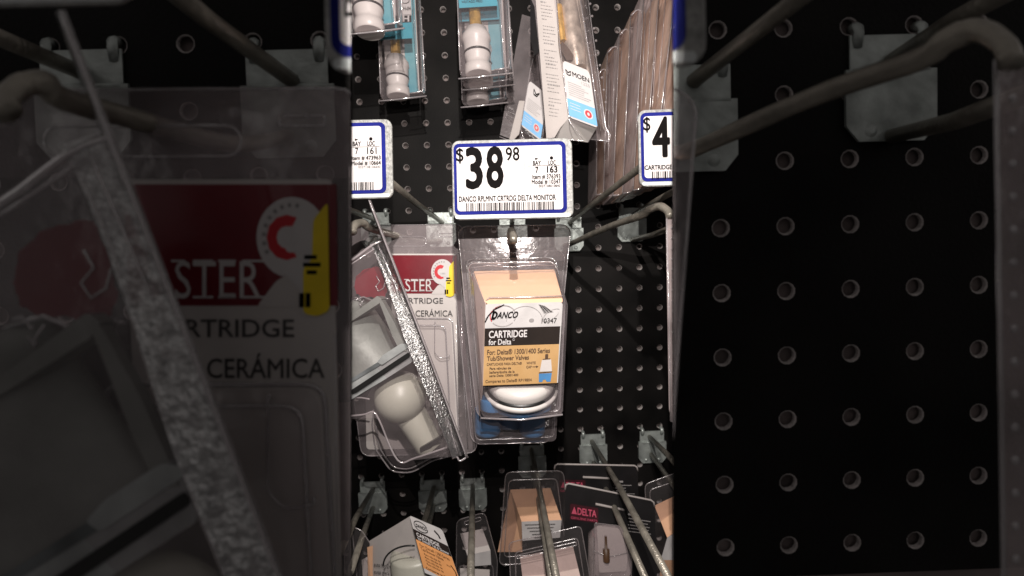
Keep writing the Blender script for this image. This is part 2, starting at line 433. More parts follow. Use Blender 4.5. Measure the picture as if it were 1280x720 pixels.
def master_pack(lbl,grp=None):
    t=thing('blister_pack',lbl,'blister pack',pd(520,300,.37),grp)
    f=Pl(.37)
    b=B(); fl=rquad([(415,282),(578,281),(585,400),(597,566),(452,570)],[8,8,0,14,12])
    sheet(b,f,fl,0,.0005); sheet(b,f,rquad([(417,283),(577,282),(580,316.5),(420,316.5)],[7,7,0,0]),.0007,mi=1); b.build('flange',['clear_flat','clear_header'],t)
    b=B(); rim(b,f,fl,.0004,.0005); slot(b,f,455,533,296,308,.0006,0,.0005)
    rim(b,f,rquad([(548,292),(566,292),(566,296),(548,296)],1),.0008,.0004)
    b.build('rim','rim',t)
    b=B(); f2=Pl(.3685)
    card=rquad([(486,317),(568.5,317),(571,400),(574,560),(458,562),(457,500),(492,430)],[1,2,0,6,5,0,0])
    sheet(b,f2,card,-.0006,0,0)
    sheet(b,f2,[(486.5,319),(567.5,319),(568.3,367),(488,367)],.0002,mi=1)
    sheet(b,f2,[(567.6,319),(570.5,319),(571,367),(568.3,367)],.0002,mi=1)
    sheet(b,f2,rquad([(539,367.5),(547,357),(560,350),(562,367.5)],2),.0004,mi=0)
    b.build('backing_card',['card_white','red_card'],t)
    b=B(); wh=B()
    text(wh,f2,'STER',507,541,349.5,364,.0008,bold=.004)
    for x0,x1 in ((505.5,511),(514,522),(524,531),(533.5,543)):
        for y in (349.3,363.6): sheet(wh,f2,[(x0,y-.45),(x1,y-.45),(x1,y+.45),(x0,y+.45)],.0008)
    wh.build('title_lettering','paper',t)
    text(b,f2,'CARTRIDGE',496,554,372.5,379.3,.0006,bold=.015); text(b,f2,'CERÁMICA',519.5,566,388,395.5,.0006,bold=.012)
    text(b,f2,'EN',502,513,388,395.5,.0006,bold=.012)
    b.build('subtitle_lettering','ink_grey',t)
    # theft protection sticker
    st=B(); f3=Pl(.3678)
    pts=ell(553,340,14,16,24,100,350)+[(567,334),(567.5,368),(562,371.5),(557,370),(556,360),(549,354)]
    sheet(st,f3,pts,0,.0003,0)
    so=st.build('security_sticker','paper',t)
    m=B(); oc=ell(551,340,8,9,8,22,382); ocr=ell(551,340,8,9,8,60,300)
    ring=[(x,y) for x,y in ocr]+[(551+(x-551)*.5,340+(y-340)*.5) for x,y in ocr[::-1]]
    sheet(m,f3,ring,.0005,mi=0)
    for k in range(4): strokes(m,f3,[(551+k*1.6,336.5-(k%3)),(551.4+k*1.6,343)],.8,.0006,3)
    sheet(m,f3,rr(550.5,341,557.5,346,2),.0006,mi=3)
    sheet(m,f3,rquad([(561.5,333),(567.3,326),(568,369),(563,371.3),(557.5,370),(557.5,352),(561,349)],2),.0007,mi=1)
    for k in range(9):
        a=math.radians(150+k*16); strokes(m,f3,[(553+math.cos(a)*11,340+math.sin(a)*12.8),(553+math.cos(a+.12)*11,340+math.sin(a+.12)*12.8)],1.6,.0006,2)
    for (x,y,w) in ((558,347,5),(557.5,350,7),(559,353,4),(556,362,2),(558.5,362,2)): sheet(m,f3,[(x,y),(x+w,y),(x+w,y+1.6+(w<3)*4),(x,y+1.6+(w<3)*4)],.0009,mi=4)
    if so: 
        so['_p']=t['_p']; m.build('print',['red_ink','yellow','ink_soft','paper','ink'],so)
    # dome
    d=B(); base=rquad([(470,372),(566,372),(576,555),(474,560)],10); mid=rquad([(476,384),(560,384),(568,548),(480,552)],10); 
    base=rquad([(466,530),(470,560),(490,588),(515,590),(542,574),(575,566),(566,398),(480,398)],[4,6,8,10,6,10,8,8])
    top=rquad([(473,530),(477,557),(494,581),(514,583),(538,570),(566,560),(558,406),(488,406)],[4,6,8,8,6,8,8,8])
    loft(d,f,[(base,0),(top,.006),(rquad([(476,530),(480,555),(496,578),(513,580),(536,568),(563,557),(555,410),(492,410)],[4,6,8,8,6,8,8,8]),.008)])
    d.build('dome','clear',t)
    r=B(); rim(r,f,top,.006,.0006); rim(r,f,base,.0022,.0007)
    rim(r,f,rquad([(545,400),(545,440),(552,446),(564,444)],3),.0065,.0004,closed=False)
    for xa,xb in ((570,575),(577,585),(584,592)): rim(r,f,[(xa,378),(xa+1,450),(xb,560)],.001,.0006,closed=False)
    r.build('ridge','rim',t)
    return t

def cartridge_pack(lbl,grp=None):
    D=.30
    t=thing('blister_pack',lbl,'blister pack',pd(500,420,D),grp)
    f=Pl(D)
    # flange seen nearly edge on
    edge=FrD((461,250,.275),(584,574,.31),(470,574,.36))
    b=B(); g=[(pd(461,250,.272),pd(459,251,.33)),(pd(492,330,.28),pd(489,331,.335)),(pd(545,468,.29),pd(541,469,.34)),(pd(583.5,572,.30),pd(578,573,.345))]
    vs=[];
    for a,c in g: vs+=[a,c,a+R*.0012,c+R*.0012]
    fs=[]
    for i in range(3):
        o=i*4; fs+=[[o,o+1,o+5,o+4],[o+2,o+3,o+7,o+6],[o,o+2,o+6,o+4],[o+1,o+3,o+7,o+5]]
    fs+=[[0,1,3,2],[12,13,15,14]]; b.add(vs,fs)
    b.build('flange','rim_faint',t)
    r=B(); tube(r,smooth_path([g[0][0],g[1][0],g[2][0],g[3][0]]),[.0003]+[.0006]*17+[.0009],6)
    tube(r,smooth_path([pd(472,305,.30),pd(502,375,.30),pd(548,490,.30),pd(572,568,.30)]),.0005,6)
    tube(r,smooth_path([pd(463,305,.298),pd(482,345,.298),pd(505,420,.298),pd(545,520,.298),pd(566,573,.30)]),.0005,6)
    tube(r,smooth_path([pd(425,332,.296),pd(440,325,.296),pd(466,306,.297),pd(482,300,.30)]),.0009,6)
    tube(r,[pd(425,338,.296),pd(441,329,.296),pd(468,311,.297)],.0005,6)
    tube(r,smooth_path([pd(566,573,.30),pd(571,571,.299),pd(575,576,.30),pd(584,571,.30)]),.0007,6)
    tube(r,smooth_path([pd(436,520,.305),pd(455,518,.305),pd(466,515,.305),pd(474,525,.305),pd(497,575,.305),pd(520,572,.305),pd(568,556,.30)]),.0007,6)
    tube(r,smooth_path([pd(436,498,.30),pd(450,497,.30),pd(462,499,.30)]),.0006,6)
    r.build('rim','rim',t)
    # side wall, crinkled plastic that catches the light
    w=B(); L=[(463,303),(478,340),(492,380),(506,425),(524,468),(545,520),(566,572)]; Rr=[(477,298),(494,338),(512,382),(528,424),(545,466),(563,512),(580,568)]
    vs=[];fs=[]; N=8; rnd=random.Random(3)
    Ls=[(L[0][0]+(L[-1][0]-L[0][0])*0,)] ; 
    def samp(A,u):
        x=u*(len(A)-1); i=min(int(x),len(A)-2); q=x-i; return (A[i][0]*(1-q)+A[i+1][0]*q, A[i][1]*(1-q)+A[i+1][1]*q)
    M=110
    for i in range(M+1):
        a=samp(L,i/M); c=samp(Rr,i/M)
        for j in range(N+1):
            q=j/N; dd=.2935+q*(.0015+.03*abs(i/M-.40))-.0035*math.tanh((i/M-.40)/.12)+rnd.uniform(-.00035,.00035)  # bend added so the wall mirrors the lamps as a glint
            vs.append(pd(a[0]*(1-q)+c[0]*q,a[1]*(1-q)+c[1]*q,dd))
    for i in range(M):
        for j in range(N): o=i*(N+1)+j; fs.append([o,o+1,o+N+2,o+N+1])
    w.add(vs,fs,0,True); w.build('side_wall','crinkle',t)
    # dome front
    b=B(); fr=FrD((440,330,.296),(545,540,.298),(440,520,.300))
    front=rquad([(420,335),(464,305),(492,380),(524,468),(564,570),(500,577),(472,522),(420,525)],[0,5,0,0,4,8,6,0])
    sheet(b,fr,front,0); b.build('dome_front','clear',t)
    # red patch painted as the rear card's refraction in the dome top
    b=B(); f4=Pl(.312)
    sheet(b,f4,rag([(446,345),(454,338),(466,334),(475,333),(480,348),(484,362),(480,376),(473,378),(466,371),(452,371),(445,366),(443,356)]),0,.0004,0)
    b.build('red_card_refraction','red_card',t)
    b=B()
    for _ in range(9):
        x=rnd.uniform(446,482); y=rnd.uniform(372,384); pts=[(x,y)]
        for k in range(4): x+=rnd.uniform(-4,5); y+=rnd.uniform(-4,5); pts.append((x,y))
        rim(b,f4,pts,.001,.0004,closed=False)
    rim(b,f4,[(471,345),(475,352),(470,358),(474,364),(480,360),(482,352)],.001,.0004,closed=False)
    rim(b,f4,[(440,376),(455,371),(470,377),(484,385),(490,400)],.001,.0006,closed=False)
    b.build('creases','rim',t)
    # the valve cartridge
    c=thing_part('cartridge',t)
    # body
    px=D/FP
    A=(.54,.84)
    def ax(u,dx=0,d=.325): # u = pixels along axis from ball centre
        return pd(500+A[0]*u+.84*dx,495+A[1]*u-.54*dx,d)
    q=.325/FP
    b=B(); lathe(b,ax(-128,-10),ax(-38,-7),[(0,36*q),(.01,41*q),(.12,42*q),(.14,40*q),(.75,40*q),(.8,41.5*q),(1,42*q)],48); b.build('cast_body','cast_grey',c)
    b=B(); loft(b,Pl(.293),[(rquad([(420,404),(440,391),(468,370),(474,374),(470,380),(442,398),(420,411)],1.5),-.02),(rquad([(420,404),(440,391),(468,370),(474,374),(470,380),(442,398),(420,411)],1.5),-.006)])
    sheet(b,Pl(.293),rquad([(471,376),(475,375),(491,404),(507,440),(498,440),(488,420)],2),-.012,-.004)
    b.build('end_face','cast_grey',c)
    fc=Pl(.298)
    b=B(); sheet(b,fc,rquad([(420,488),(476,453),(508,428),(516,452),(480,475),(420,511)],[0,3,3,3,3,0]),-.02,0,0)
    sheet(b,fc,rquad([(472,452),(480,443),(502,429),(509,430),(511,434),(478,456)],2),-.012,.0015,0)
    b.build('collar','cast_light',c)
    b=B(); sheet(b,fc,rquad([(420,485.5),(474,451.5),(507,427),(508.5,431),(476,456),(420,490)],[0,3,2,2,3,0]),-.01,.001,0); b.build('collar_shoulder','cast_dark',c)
    b=B(); sheet(b,fc,rquad([(440,487),(446,483),(511,440),(513.5,445),(447,489.5),(441,492)],2),-.01,.0018,0); b.build('o_ring','rubber',c)
    b=B(); prof=[(i/20, max(.2,31.5*q*math.sin(math.pi*(.12+.83*i/20))**.55)) if 0 else (i/20,31.5*math.sqrt(max(0.02,1-((i/20)*2-1)**2*.93))*q) for i in range(21)]
    lathe(b,ax(-30,0,.322),ax(32,0,.322),prof,40)
    lathe(b,ax(10,-1,.326),ax(76,-2,.326),[(0,19*q),(.3,19*q),(.9,17.5*q),(1,16*q)],32)
    b.build('stem','cream_plastic',c)
    b=B(); sheet(b,Pl(.312),rquad([(524,561),(552,545),(553,549),(541,556),(538,559),(526,564)],1),-.004,0); b.build('stem_notch','rubber',c)
    return t
def rag(c):
    rnd=random.Random(21); out=[]
    for i in range(len(c)):
        a,b_=c[i],c[(i+1)%len(c)]
        for k in range(5):
            t=k/5; out.append((a[0]+(b_[0]-a[0])*t+rnd.uniform(-.7,.7),a[1]+(b_[1]-a[1])*t+rnd.uniform(-.7,.7)))
    return out
def thing_part(name,parent):
    o=bpy.data.objects.new(name,None); COL.objects.link(o); o.parent=parent; o['_p']=parent['_p']; o.empty_display_size=.005
    return o

def danco_pack(lbl,front=True,dx=0,dy=0,D=.31,grp=None):
    t=thing('blister_pack',lbl,'blister pack',pd(640+dx,300+dy,D+.02),grp)
    ff=Pl(D+.025)
    def sh(pts): return [(x+dx,y+dy) for x,y in pts]
    fl=rquad(sh([(573,290),(580,283),(706,281),(713,288),(704,380),(697,512),(690,521),(604,523),(596,516),(583,400)]),[4,5,5,4,0,4,4,4,5,0])
    b=B(); sheet(b,ff,fl,0,.0004)
    if front: sheet(b,ff,rquad(sh([(574,290),(580,284),(706,282),(712,288),(706,326),(581,326)]),[4,5,5,4,0,0]),.0006,mi=1)
    b.build('flange',['clear_flat' if front else 'clear','clear_header'],t)
    b=B(); rim(b,ff,fl,.0003,.0005)
    if front: slot(b,ff,611,669,303,316,.0005,0,.0004)
    b.build('rim','rim',t)
    # dome
    b=B(); base=rquad(sh([(583,324),(694,322),(705,378),(699,512),(601,516)]),[9,9,4,6,8])
    mid=rquad(sh([(587,330),(692,328),(704,378),(698,508),(603,512)]),[9,9,4,6,8])
    top=rquad(sh([(595,345),(692,342),(704,379),(698,505),(605,509)]),[8,6,3,6,8])
    f0=ff
    loft(b,f0,[(base,.0005),(mid,.012),(top,.028)],cap=False,mi=1)
    sheet(b,f0,top,.028)
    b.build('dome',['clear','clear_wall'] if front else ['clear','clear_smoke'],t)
    b=B(); rim(b,f0,base,.0012,.0006); rim(b,f0,mid,.012,.0004)
    if front:
        rim(b,f0,sh([(586,332),(592,328),(600,328.5),(620,330),(640,328),(670,329.5),(688,327)]),.010,.0007,closed=False)
        rim(b,f0,sh([(590,336),(610,333),(640,334.5),(670,332),(690,333)]),.013,.0004,closed=False)
        rim(b,f0,sh([(604,509),(650,511),(698,505)]),.028,.0008,closed=False)
        rim(b,f0,sh([(610,375),(614,371),(660,370.5),(698,369)]),.0285,.0005,closed=False)
    b.build('ridge','rim',t)
    # carton insert: sloping peach top, printed front, side panel
    if front:
        roof=Fr((0,0,1,1),[(592,339,.331),(695,336.5,.331),(704,378,.304),(607,380,.304)])
        b=B(); sheet(b,roof,rquad([(0,0),(.98,0),(1,.93),(.99,1),(.02,1),(0,.9)],.03),-.0004,0)
        b.build('carton_top','peach',t)
        side=Fr((0,0,1,1),[(591,341,.331),(607,380,.304),(603.5,482,.304),(599,520,.331)])
        b=B(); sheet(b,side,[(0,0),(1,0),(1,1),(0,1)],-.0004,0); b.build('carton_side','pink_box',t)
        b=B()
        for k in range(14):
            y=.12+k*.06; strokes(b,side,[(.15,y),(.15+random.uniform(.3,.7),y+.004)],.012,.0003)
        b.build('side_print','ink_soft',t)
        f=Fr((604,379,703,481),[(607,380,.303),(703.5,377.5,.303),(697.5,478.5,.303),(603.8,482,.303)])
        b=B(); x0,x1=604,703
        sheet(b,f,rr(x0,379,x1,481,[3,4,1,1]),-.0005,0,0)
        sheet(b,f,rr(x0,379,x1,410,[3,4,0,0],3),.0001,mi=0)
        sheet(b,f,[(x0,409.5),(x1-1.5,409.5),(x1-1.5,432),(x0,432)],.0002,mi=1)
        sheet(b,f,[(x0,432),(x1-1.5,432),(x1-1.5,481),(x0,481)],.0002,mi=2)
        cf=b.build('carton_front',['logo_grey','band_black','tan'],t)
        # logo artwork
        b=B(); H=.0005
        for a0,a1,mi in ((150,260,0),(-70,30,1),(40,140,1),(215,300,1)):
            pts=ell(627,394.5,16.5,13,18,a0,a1); strokes(b,f,pts,1.1,H,mi)
        strokes(b,f,[(604,402),(608,394),(616,386),(628,380.5)],1.6,H,2)
        strokes(b,f,[(604,398),(612,388),(622,382)],.5,H,1)
        for k in range(10):
            a=k*.9; strokes(b,f,[(672+a,381+a*.3),(680+a*1.4,393-a*.2)],.5,H,2 if k%3 else 1)
        strokes(b,f,ell(690,395,12,6,14,150,340,-28),.7,H,1); strokes(b,f,ell(688,397,11,4,14,0,200,-28),.6,H,1)
        strokes(b,f,ell(655,405,24,22,18,190,350),.6,H,1)
        sheet(b,f,ell(664,401,3.4,2.4,12),H,mi=1)
        text(b,f,'DANCO',613,646.5,389.5,397,H+.0002,2,bold=.03,shear=.35); text(b,f,'D',611.5,619.5,388.5,398.5,H+.0003,2,bold=.04,shear=.35)
        text(b,f,'10347',677,696.5,399,405,H+.0002,2,bold=.004)
        b.build('logo_print',['red_ink','ink_soft','ink'],t)
        b=B(); text(b,f,'CARTRIDGE',609.5,659,413,421.5,H,bold=.03); text(b,f,'for Delta',609.5,639,423.5,430.3,H,bold=.02); strokes(b,f,ell(642,424.5,1.3,1.3,8),.4,H)
        b.build('title_lettering','paper',t)
        b=B(); text(b,f,'For: Delta® 1300/1400 Series',608,690,436.5,442.5,H,bold=.025); text(b,f,'Tub/Shower Valves',608,663,444.5,450,H,bold=.025)
        text(b,f,'CARTUCHOS PARA DELTA®',608,654,453,456,H,bold=.02); text(b,f,'Para válvulas de',612,640,458.5,461.3,H,bold=.025); text(b,f,'bañera/ducha de la',612,645,463,466,H,bold=.025); text(b,f,'serie Delta 1300/1400',612,650,467.5,470.3,H,bold=.025)
        text(b,f,'Compares to Delta® RP19804',607,668,474,477.5,H,bold=.012)
        text(b,f,'WHITE',660,672,453,456,H,bold=.02); text(b,f,'CAP',660,667,458,461,H,bold=.02); strokes(b,f,[(668,459.5),(674,459.5)],.7,H); sheet(b,f,[(673,458),(676,459.5),(673,461)],H)
        sheet(b,f,rr(684,444,688,450,1),H); strokes(b,f,[(681,450.5),(691,450)],1,H)
        sheet(b,f,[(677,468),(694.5,467),(694.5,466),(677,466.8)],.0006)
        b.build('lettering','brown_part',t)
        b=B(); sheet(b,f,[(680,451.5),(692,451),(694,466),(678,466)],.0005,mi=0); sheet(b,f,[(677,468.5),(694,468),(693,479),(688,479),(686,476),(683,476.3),(682,479),(677.5,479)],.0005,mi=1)
        b.build('picture_print',['card_white','blue_plastic'],t)
    # cartridge standing in the dome
    c=thing_part('cartridge',t)
    d=.327 if front else D+.02
    q=d/FP
    cx=651+dx; 
    def v(y): return pd(cx,y+dy,d+((y-486)*q*.42 if front else 0))
    if front:
        b=B(); lathe(b,v(468),v(481),[(0,30*q),(.02,38*q),(.35,42*q),(.6,42.5*q),(1,41*q)],56); b.build('white_cap','white_plastic',c)
        b=B(); lathe(b,v(480.5),v(484),[(0,40*q),(.3,43.6*q),(.7,43.6*q),(1,41*q)],56); b.build('o_ring','rubber',c)
        b=B(); lathe(b,v(483.5),v(489),[(0,42*q),(.1,46*q),(.85,46*q),(1,44*q)],56); b.build('cap_flange','white_plastic',c)
    b=B(); lathe(b,v(489 if front else 462),v(501 if front else 480),[(0,40*q),(.8,40*q),(1,36*q)],40)
    ctr=v(494) if front else v(476); ll=14 if front else 33
    for ox,oy in ((-34,0),(21,0)):
        p=ctr+R*ox*q-F*(.008 if front else .004); lathe(b,p,p-U*ll*q+F*.001,[(0,16*q),(.85,16*q),(.97,15*q),(1,12*q)],28)
    p=ctr+R*(-6)*q+F*.010; lathe(b,p,p-U*(ll-5)*q,[(0,20*q),(1,20*q)],28)
    b.build('blue_body','blue_plastic',c)
    return t

def stem_pack(lbl,cx,cy,sc,D,ax=594,ay=40,band='VÁSTAGO FRÍO',tall=-30,lean=0,extra=False,grp=None):
    """narrow clear box with a white faucet stem; design drawn round (594,40)"""
    t=thing('stem_pack',lbl,'blister pack',pd(cx,cy,D),grp)
    def m(p): x,y=p; return (cx+(x-ax)*sc+(y-ay)*lean, cy+(y-ay)*sc)
    f=Pl(D); bk=Pl(D+.035)
    M=lambda ps:[m(p) for p in ps]
    # teal backing
    b=B(); sheet(b,bk,M([(575,tall),(625,tall),(632,86),(585,92)]),-.0006,0,1); sheet(b,bk,M([(606,tall),(624,tall),(630.5,85),(613,88)]),.0002,mi=0)
    b.build('backing_card',['teal','paper_back'],t)
    b=B(); bf=Pl(D+.006); sheet(b,bf,M([(572,-13),(620,-16),(622,7),(574,10)]),-.0005,0,0); 
    sheet(b,bf,M([(571,-60),(619,-64),(620,-26),(572,-24)]),-.0005,0,1); sheet(b,bf,M([(572,-25),(619.5,-28),(620,-16),(572,-13)]),-.0005,0,2)
    b.build('front_label',['teal_band','paper','dark_card'],t)
    b=B(); x0,_=m((577,0)); x1,_=m((603,0)); 
    _,ya=m((0,1.2)); _,yb=m((0,4.2)); text(b,bf,band,x0,x1,ya,yb,.0004,bold=.01,slope=-.04)
    _,ya=m((0,-6.5)); _,yb=m((0,-3)); text(b,bf,'PARA LLAVE',x0,x1+4,ya,yb,.0004,bold=.01,slope=-.04)
    b.build('lettering','ink',t)
    if extra:
        b=B(); x0,_=m((611,0)); x1,_=m((618,0)); _,ya=m((0,-25)); _,yb=m((0,-16.5)); text(b,bf,'H',x0-3,x1-1,ya,yb,.0006,bold=.03); 
        b.build('letter','paper',t); b=B(); _,ya=m((0,-38)); _,yb=m((0,-33)); text(b,bf,'9H-04',x0-5,x1+1,ya,yb,.0006,bold=.02); rim(b,bf,M(ell(611,-47,6,4,14)),.0006,.0003); b.build('code_print','ink',t)
    # clear box: front, sides, bottom
    fo=M([(570,tall),(632,tall-3),(640,84),(637,90),(579,96),(575,92)]); bo=M([(577,tall),(626,tall),(633,88),(584,93)])
    b=B(); sheet(b,f,rquad(fo,[0,0,3,3,3,3])); 
    b.build('front_face','clear',t)
    b=B(); A=[f.p(*m(p)) for p in ((570,tall),(575,92),(579,97),(640,90),(632,tall))]; C=[bk.p(*m(p)) for p in ((572,tall),(582,96),(585,98),(634,92),(628,tall))]
    b.add(A+C,[[i,i+1,i+6,i+5] for i in range(4)]); b.build('side_walls','clear_milky',t)
    b=B(); rim(b,f,M([(570,tall),(575,88)]),0,.0006,closed=False); rim(b,f,M([(632,tall),(640,84)]),0,.0007,closed=False); rim(b,f,M([(621,tall),(630,80)]),0,.0004,closed=False)
    rim(b,f,M([(573,98.5),(600,96),(642,91)]),0,.0008,closed=False); rim(b,bk,M([(582,99),(634,93)]),0,.0007,closed=False)
    tube(b,[f.p(*m((575,98))),bk.p(*m((582,99)))],.0005,6); tube(b,[f.p(*m((641,91))),bk.p(*m((634,93)))],.0005,6)
    tube(b,[f.p(*m((638,70))),f.p(*m((636,84))),f.p(*m((626,86))),f.p(*m((618,87)))],.0006,6)
    b.build('rim','rim',t)
    c=thing_part('stem',t)
    d=D+.017; q=d/FP*sc
    k_=1-.0135*sc/d
    def v(y,dx=0): x,yy=m((594+dx+(y-40)*.06,y)); return pd(640+(x-640)*k_,360+(yy-360)*k_,d)
    b=B(); lathe(b,v(tall+4),v(27),[(0,6.6*q),(.3,6.6*q),(.31,7.2*q),(1,7.2*q)],20); b.build('brass_shaft','brass',c)
    b=B(); lathe(b,v(26),v(56),[(0,8*q),(.02,13.5*q),(.2,15*q),(.3,17.5*q),(.5,18*q),(.62,16.2*q),(1,15.8*q)],36)
    lathe(b,v(59),v(85),[(0,16*q),(.12,16*q),(.35,14*q),(.5,14.2*q),(.56,16.5*q),(.95,16.4*q),(1,15*q)],36); b.build('white_body','white_plastic',c)
    b=B(); lathe(b,v(55.6),v(59.4),[(0,15.4*q),(.3,17*q),(.7,17*q),(1,15.4*q)],36); b.build('o_ring','rubber',c)
    return t

def moen_pack(lbl,M,D,lean_d=0,full=True,grp=None):
    t=thing('hinged_pack',lbl,'blister pack',pd(*M((700,100)),D),grp)
    f=Pl(D); fb=Pl(D+.02)
    L=lambda ps:[M(p) for p in ps]
    b=B(); out=L([(668,-20),(727,-20),(757,160),(762,168),(760,176),(684,170),(662,-20)])
    sheet(b,fb,out,0,.0005); b.build('flange','clear_flat',t)
    b=B(); rim(b,fb,L([(732,-20),(757,160),(763,170),(761,177),(735,174)]),.0006,.0006,closed=False)
    rim(b,f,L([(694,-20),(700,60),(712,152),(730,176),(684,173)]),0,.0005,closed=False); rim(b,f,L([(722,-20),(740,90),(748,150)]),0,.0006,closed=False); rim(b,f,L([(728,-20),(744,90),(754,158)]),-.01,.0005,closed=False)
    b.build('rim','rim',t)
    if full:
        for pa,pb in (((681,-8),(697,100)),((735,-10),(757,128))):
            for k in range(10):
                a=k/9; x=pa[0]+(pb[0]-pa[0])*a; y=pa[1]+(pb[1]-pa[1])*a
                if M((x,y))[1]<-3: continue
                b=B(); p=fb.p(*M((x,y)),.0007); lathe(b,p,p+fb.n*.0011,[(0,.0011),(.6,.0009),(1,.0002)],10); b.build('rivet','rim',t)
    # front face and side face of the clear box
    b=B(); sheet(b,f,rquad(L([(690,-20),(724,-20),(750,152),(745,162),(712,154)]),[0,0,3,3,3])); b.build('dome_front','clear',t)
    b=B(); b.add([f.p(*M((724,-20))),f.p(*M((750,155))),fb.p(*M((757,165))),fb.p(*M((731,-20)))],[[0,1,2,3]]); b.build('side_wall','clear_milky' if full else 'clear',t)
    # paper side panel
    s=FrD((*M((668,60)),D+.018),(*M((700,60)),D+.002),(*M((712,172)),D+.004))
    b=B(); sheet(b,s,L([(668,-20),(694,-20),(698,60),(711,148),(700,160),(693,172),(683,173)]) if full else L([(697,110),(705,108),(712,160),(706,172),(700,172)]),-.0005,0); b.build('side_panel','paper_back',t)
    b=B(); rnd=random.Random(11)
    for k in range(34 if full else 3):
        y=(2+k*4.3 if full else 125+k*6)
        if k%7==6: continue
        xa=675+(y*.078)+rnd.uniform(0,1.5); x=xa; xe=xa+(15 if k%5 else 8)+rnd.uniform(-3,1)
        if y>135: xe-=4
        while x<xe:
            w=rnd.uniform(1.2,3.4); strokes(b,s,L([(x,y+(x-xa)*.16),(min(x+w,xe),y+(min(x+w,xe)-xa)*.16)]),.75 if k%6 else 1.5,.0004); x+=w+.7
    b.build('panel_print','ink_soft',t)
    if full:
        b=B(); bx=L([(700,150),(712,149),(747,158),(733,178),(722,174),(690,172)])
        A=[pd(*M((711,147)),D+.001),pd(*M((747,158)),D+.001),pd(*M((735,178)),D+.02),pd(*M((690,172)),D+.02)]
        b.add(A,[[0,1,2,3]]); b.build('box_bottom','white_plastic',t)
        b=B(); sheet(b,s,L([(664,-2),(669,9),(675,65),(669,70),(664,50)]),.001,.0014); b.build('fold','dark_card',t)
        b=B(); x,y=M((701,38)); lathe(b,pd(*M((697,8)),D+.012),pd(*M((703,52)),D+.012),[(0,.004),(1,.0036)],16); b.build('brass_shaft','brass',t)
        b=B(); lathe(b,pd(*M((706,-20)),D+.016),pd(*M((722,86)),D+.016),[(0,.0075),(.5,.0085),(.8,.0095),(1,.008)],28); b.build('metal_body','chrome',t)
        b=B(); sheet(b,Pl(D+.0185),rquad(L([(690,-20),(727,-20),(745,150),(708,150)]),2),-.0006,0); b.build('added_warm_fill','chrome',t)  # added warm panel, imitates brassy reflections in the dark interior
        b=B(); sheet(b,Pl(D+.008),rquad(L([(702,52),(710,60),(717,70),(716,76),(708,76),(700,62)]),2),0,.001); b.build('clip','brown_part',t)
    lab=Fr((0,0,1,1),[(*M((702.5,75)),D-.0006),(*M((737,89)),D-.0006),(*M((747,160)),D-.0006),(*M((712,147)),D-.0006)])
    b=B(); sheet(b,lab,rquad([(0,0),(1,0),(1,1),(0,1)],[.14,.14,.08,.08]),0,.0002,0); sheet(b,lab,[(0,.66),(1,.66),(1,.97),(0,.97)],.0004,mi=1); sheet(b,lab,ell(.72,.815,.16,.085,18),.0006,mi=0)
    sheet(b,lab,ell(.72,.815,.12,.065,18),.0007,mi=2); sheet(b,lab,ell(.72,.815,.045,.03,10),.0008,mi=0)
    b.build('label',['paper','sky_blue','red_ink'],t)
    b=B(); H=.0005
    if full:
        text(b,lab,'MOEN',.32,.93,.145,.225,H,bold=.02); text(b,lab,'1225',.62,.92,.26,.31,H,mi=1)
        strokes(b,lab,[(.08,.15),(.10,.22),(.17,.235),(.25,.22),(.27,.15)],.02,H); strokes(b,lab,[(.08,.15),(.17,.19),(.27,.15)],.02,H); strokes(b,lab,[(.13,.16),(.13,.21)],.02,H)
    else:
        strokes(b,lab,[(.3,.1),(.33,.2),(.5,.2),(.6,.1)],.03,H); strokes(b,lab,[(.3,.1),(.45,.17),(.6,.1)],.03,H)
    for k in range(7): strokes(b,lab,[(.1,.36+k*.037),(rnd.uniform(.6,.93),.36+k*.037)],.008,H,1)
    for k in range(3): strokes(b,lab,[(.08,.73+k*.05),(.45,.73+k*.05)],.01,H,2)
    b.build('label_print',['ink','ink_soft','paper'],t)
    return t

def edge_pack(lbl,x0,x1,yt,yb,lean,D,mat,grp):
    """a clear pack turned edge-on to the camera, card or part showing through"""
    t=thing('edge_on_pack',lbl,'blister pack',pd((x0+x1)/2,yt,D),grp)
    f=Pl(D); f2=Pl(D+.09)
    w=x1-x0
    b=B(); o=rquad([(x0+lean,yt),(x1+lean,yt-4),(x1,yb-3),(x0,yb)],[w*.35,w*.45,1,1])
    loft(b,f,[(o,0),([(640+(x-640)*1.0,y) for x,y in o],-.05)]); b.build('sleeve',mat,t)
    b=B(); rim(b,f,[(x0+lean,yt+6),(x0,yb)],.001,.0005,closed=False); rim(b,f,[(x1+lean,yt+4),(x1,yb-3)],.001,.0006,closed=False)
    rim(b,f,[(x0+lean+w*.5,yt+2),(x0+w*.55,yb-4)],.001,.0004,closed=False); rim(b,f,[(x0,yb),(x1,yb-3)],.001,.0006,closed=False)
    rim(b,f,[(x0+lean+1,yt+6),(x0+lean+w*.35,yt),(x1+lean-1,yt-3)],.001,.0007,closed=False)
    b.build('rim','rim',t)
    return t

# ================================================================== centre bay
pegboard('pegboard',-9,13,-7,26)
backing('backing_sheet',-.36,.30,-.50,.40)

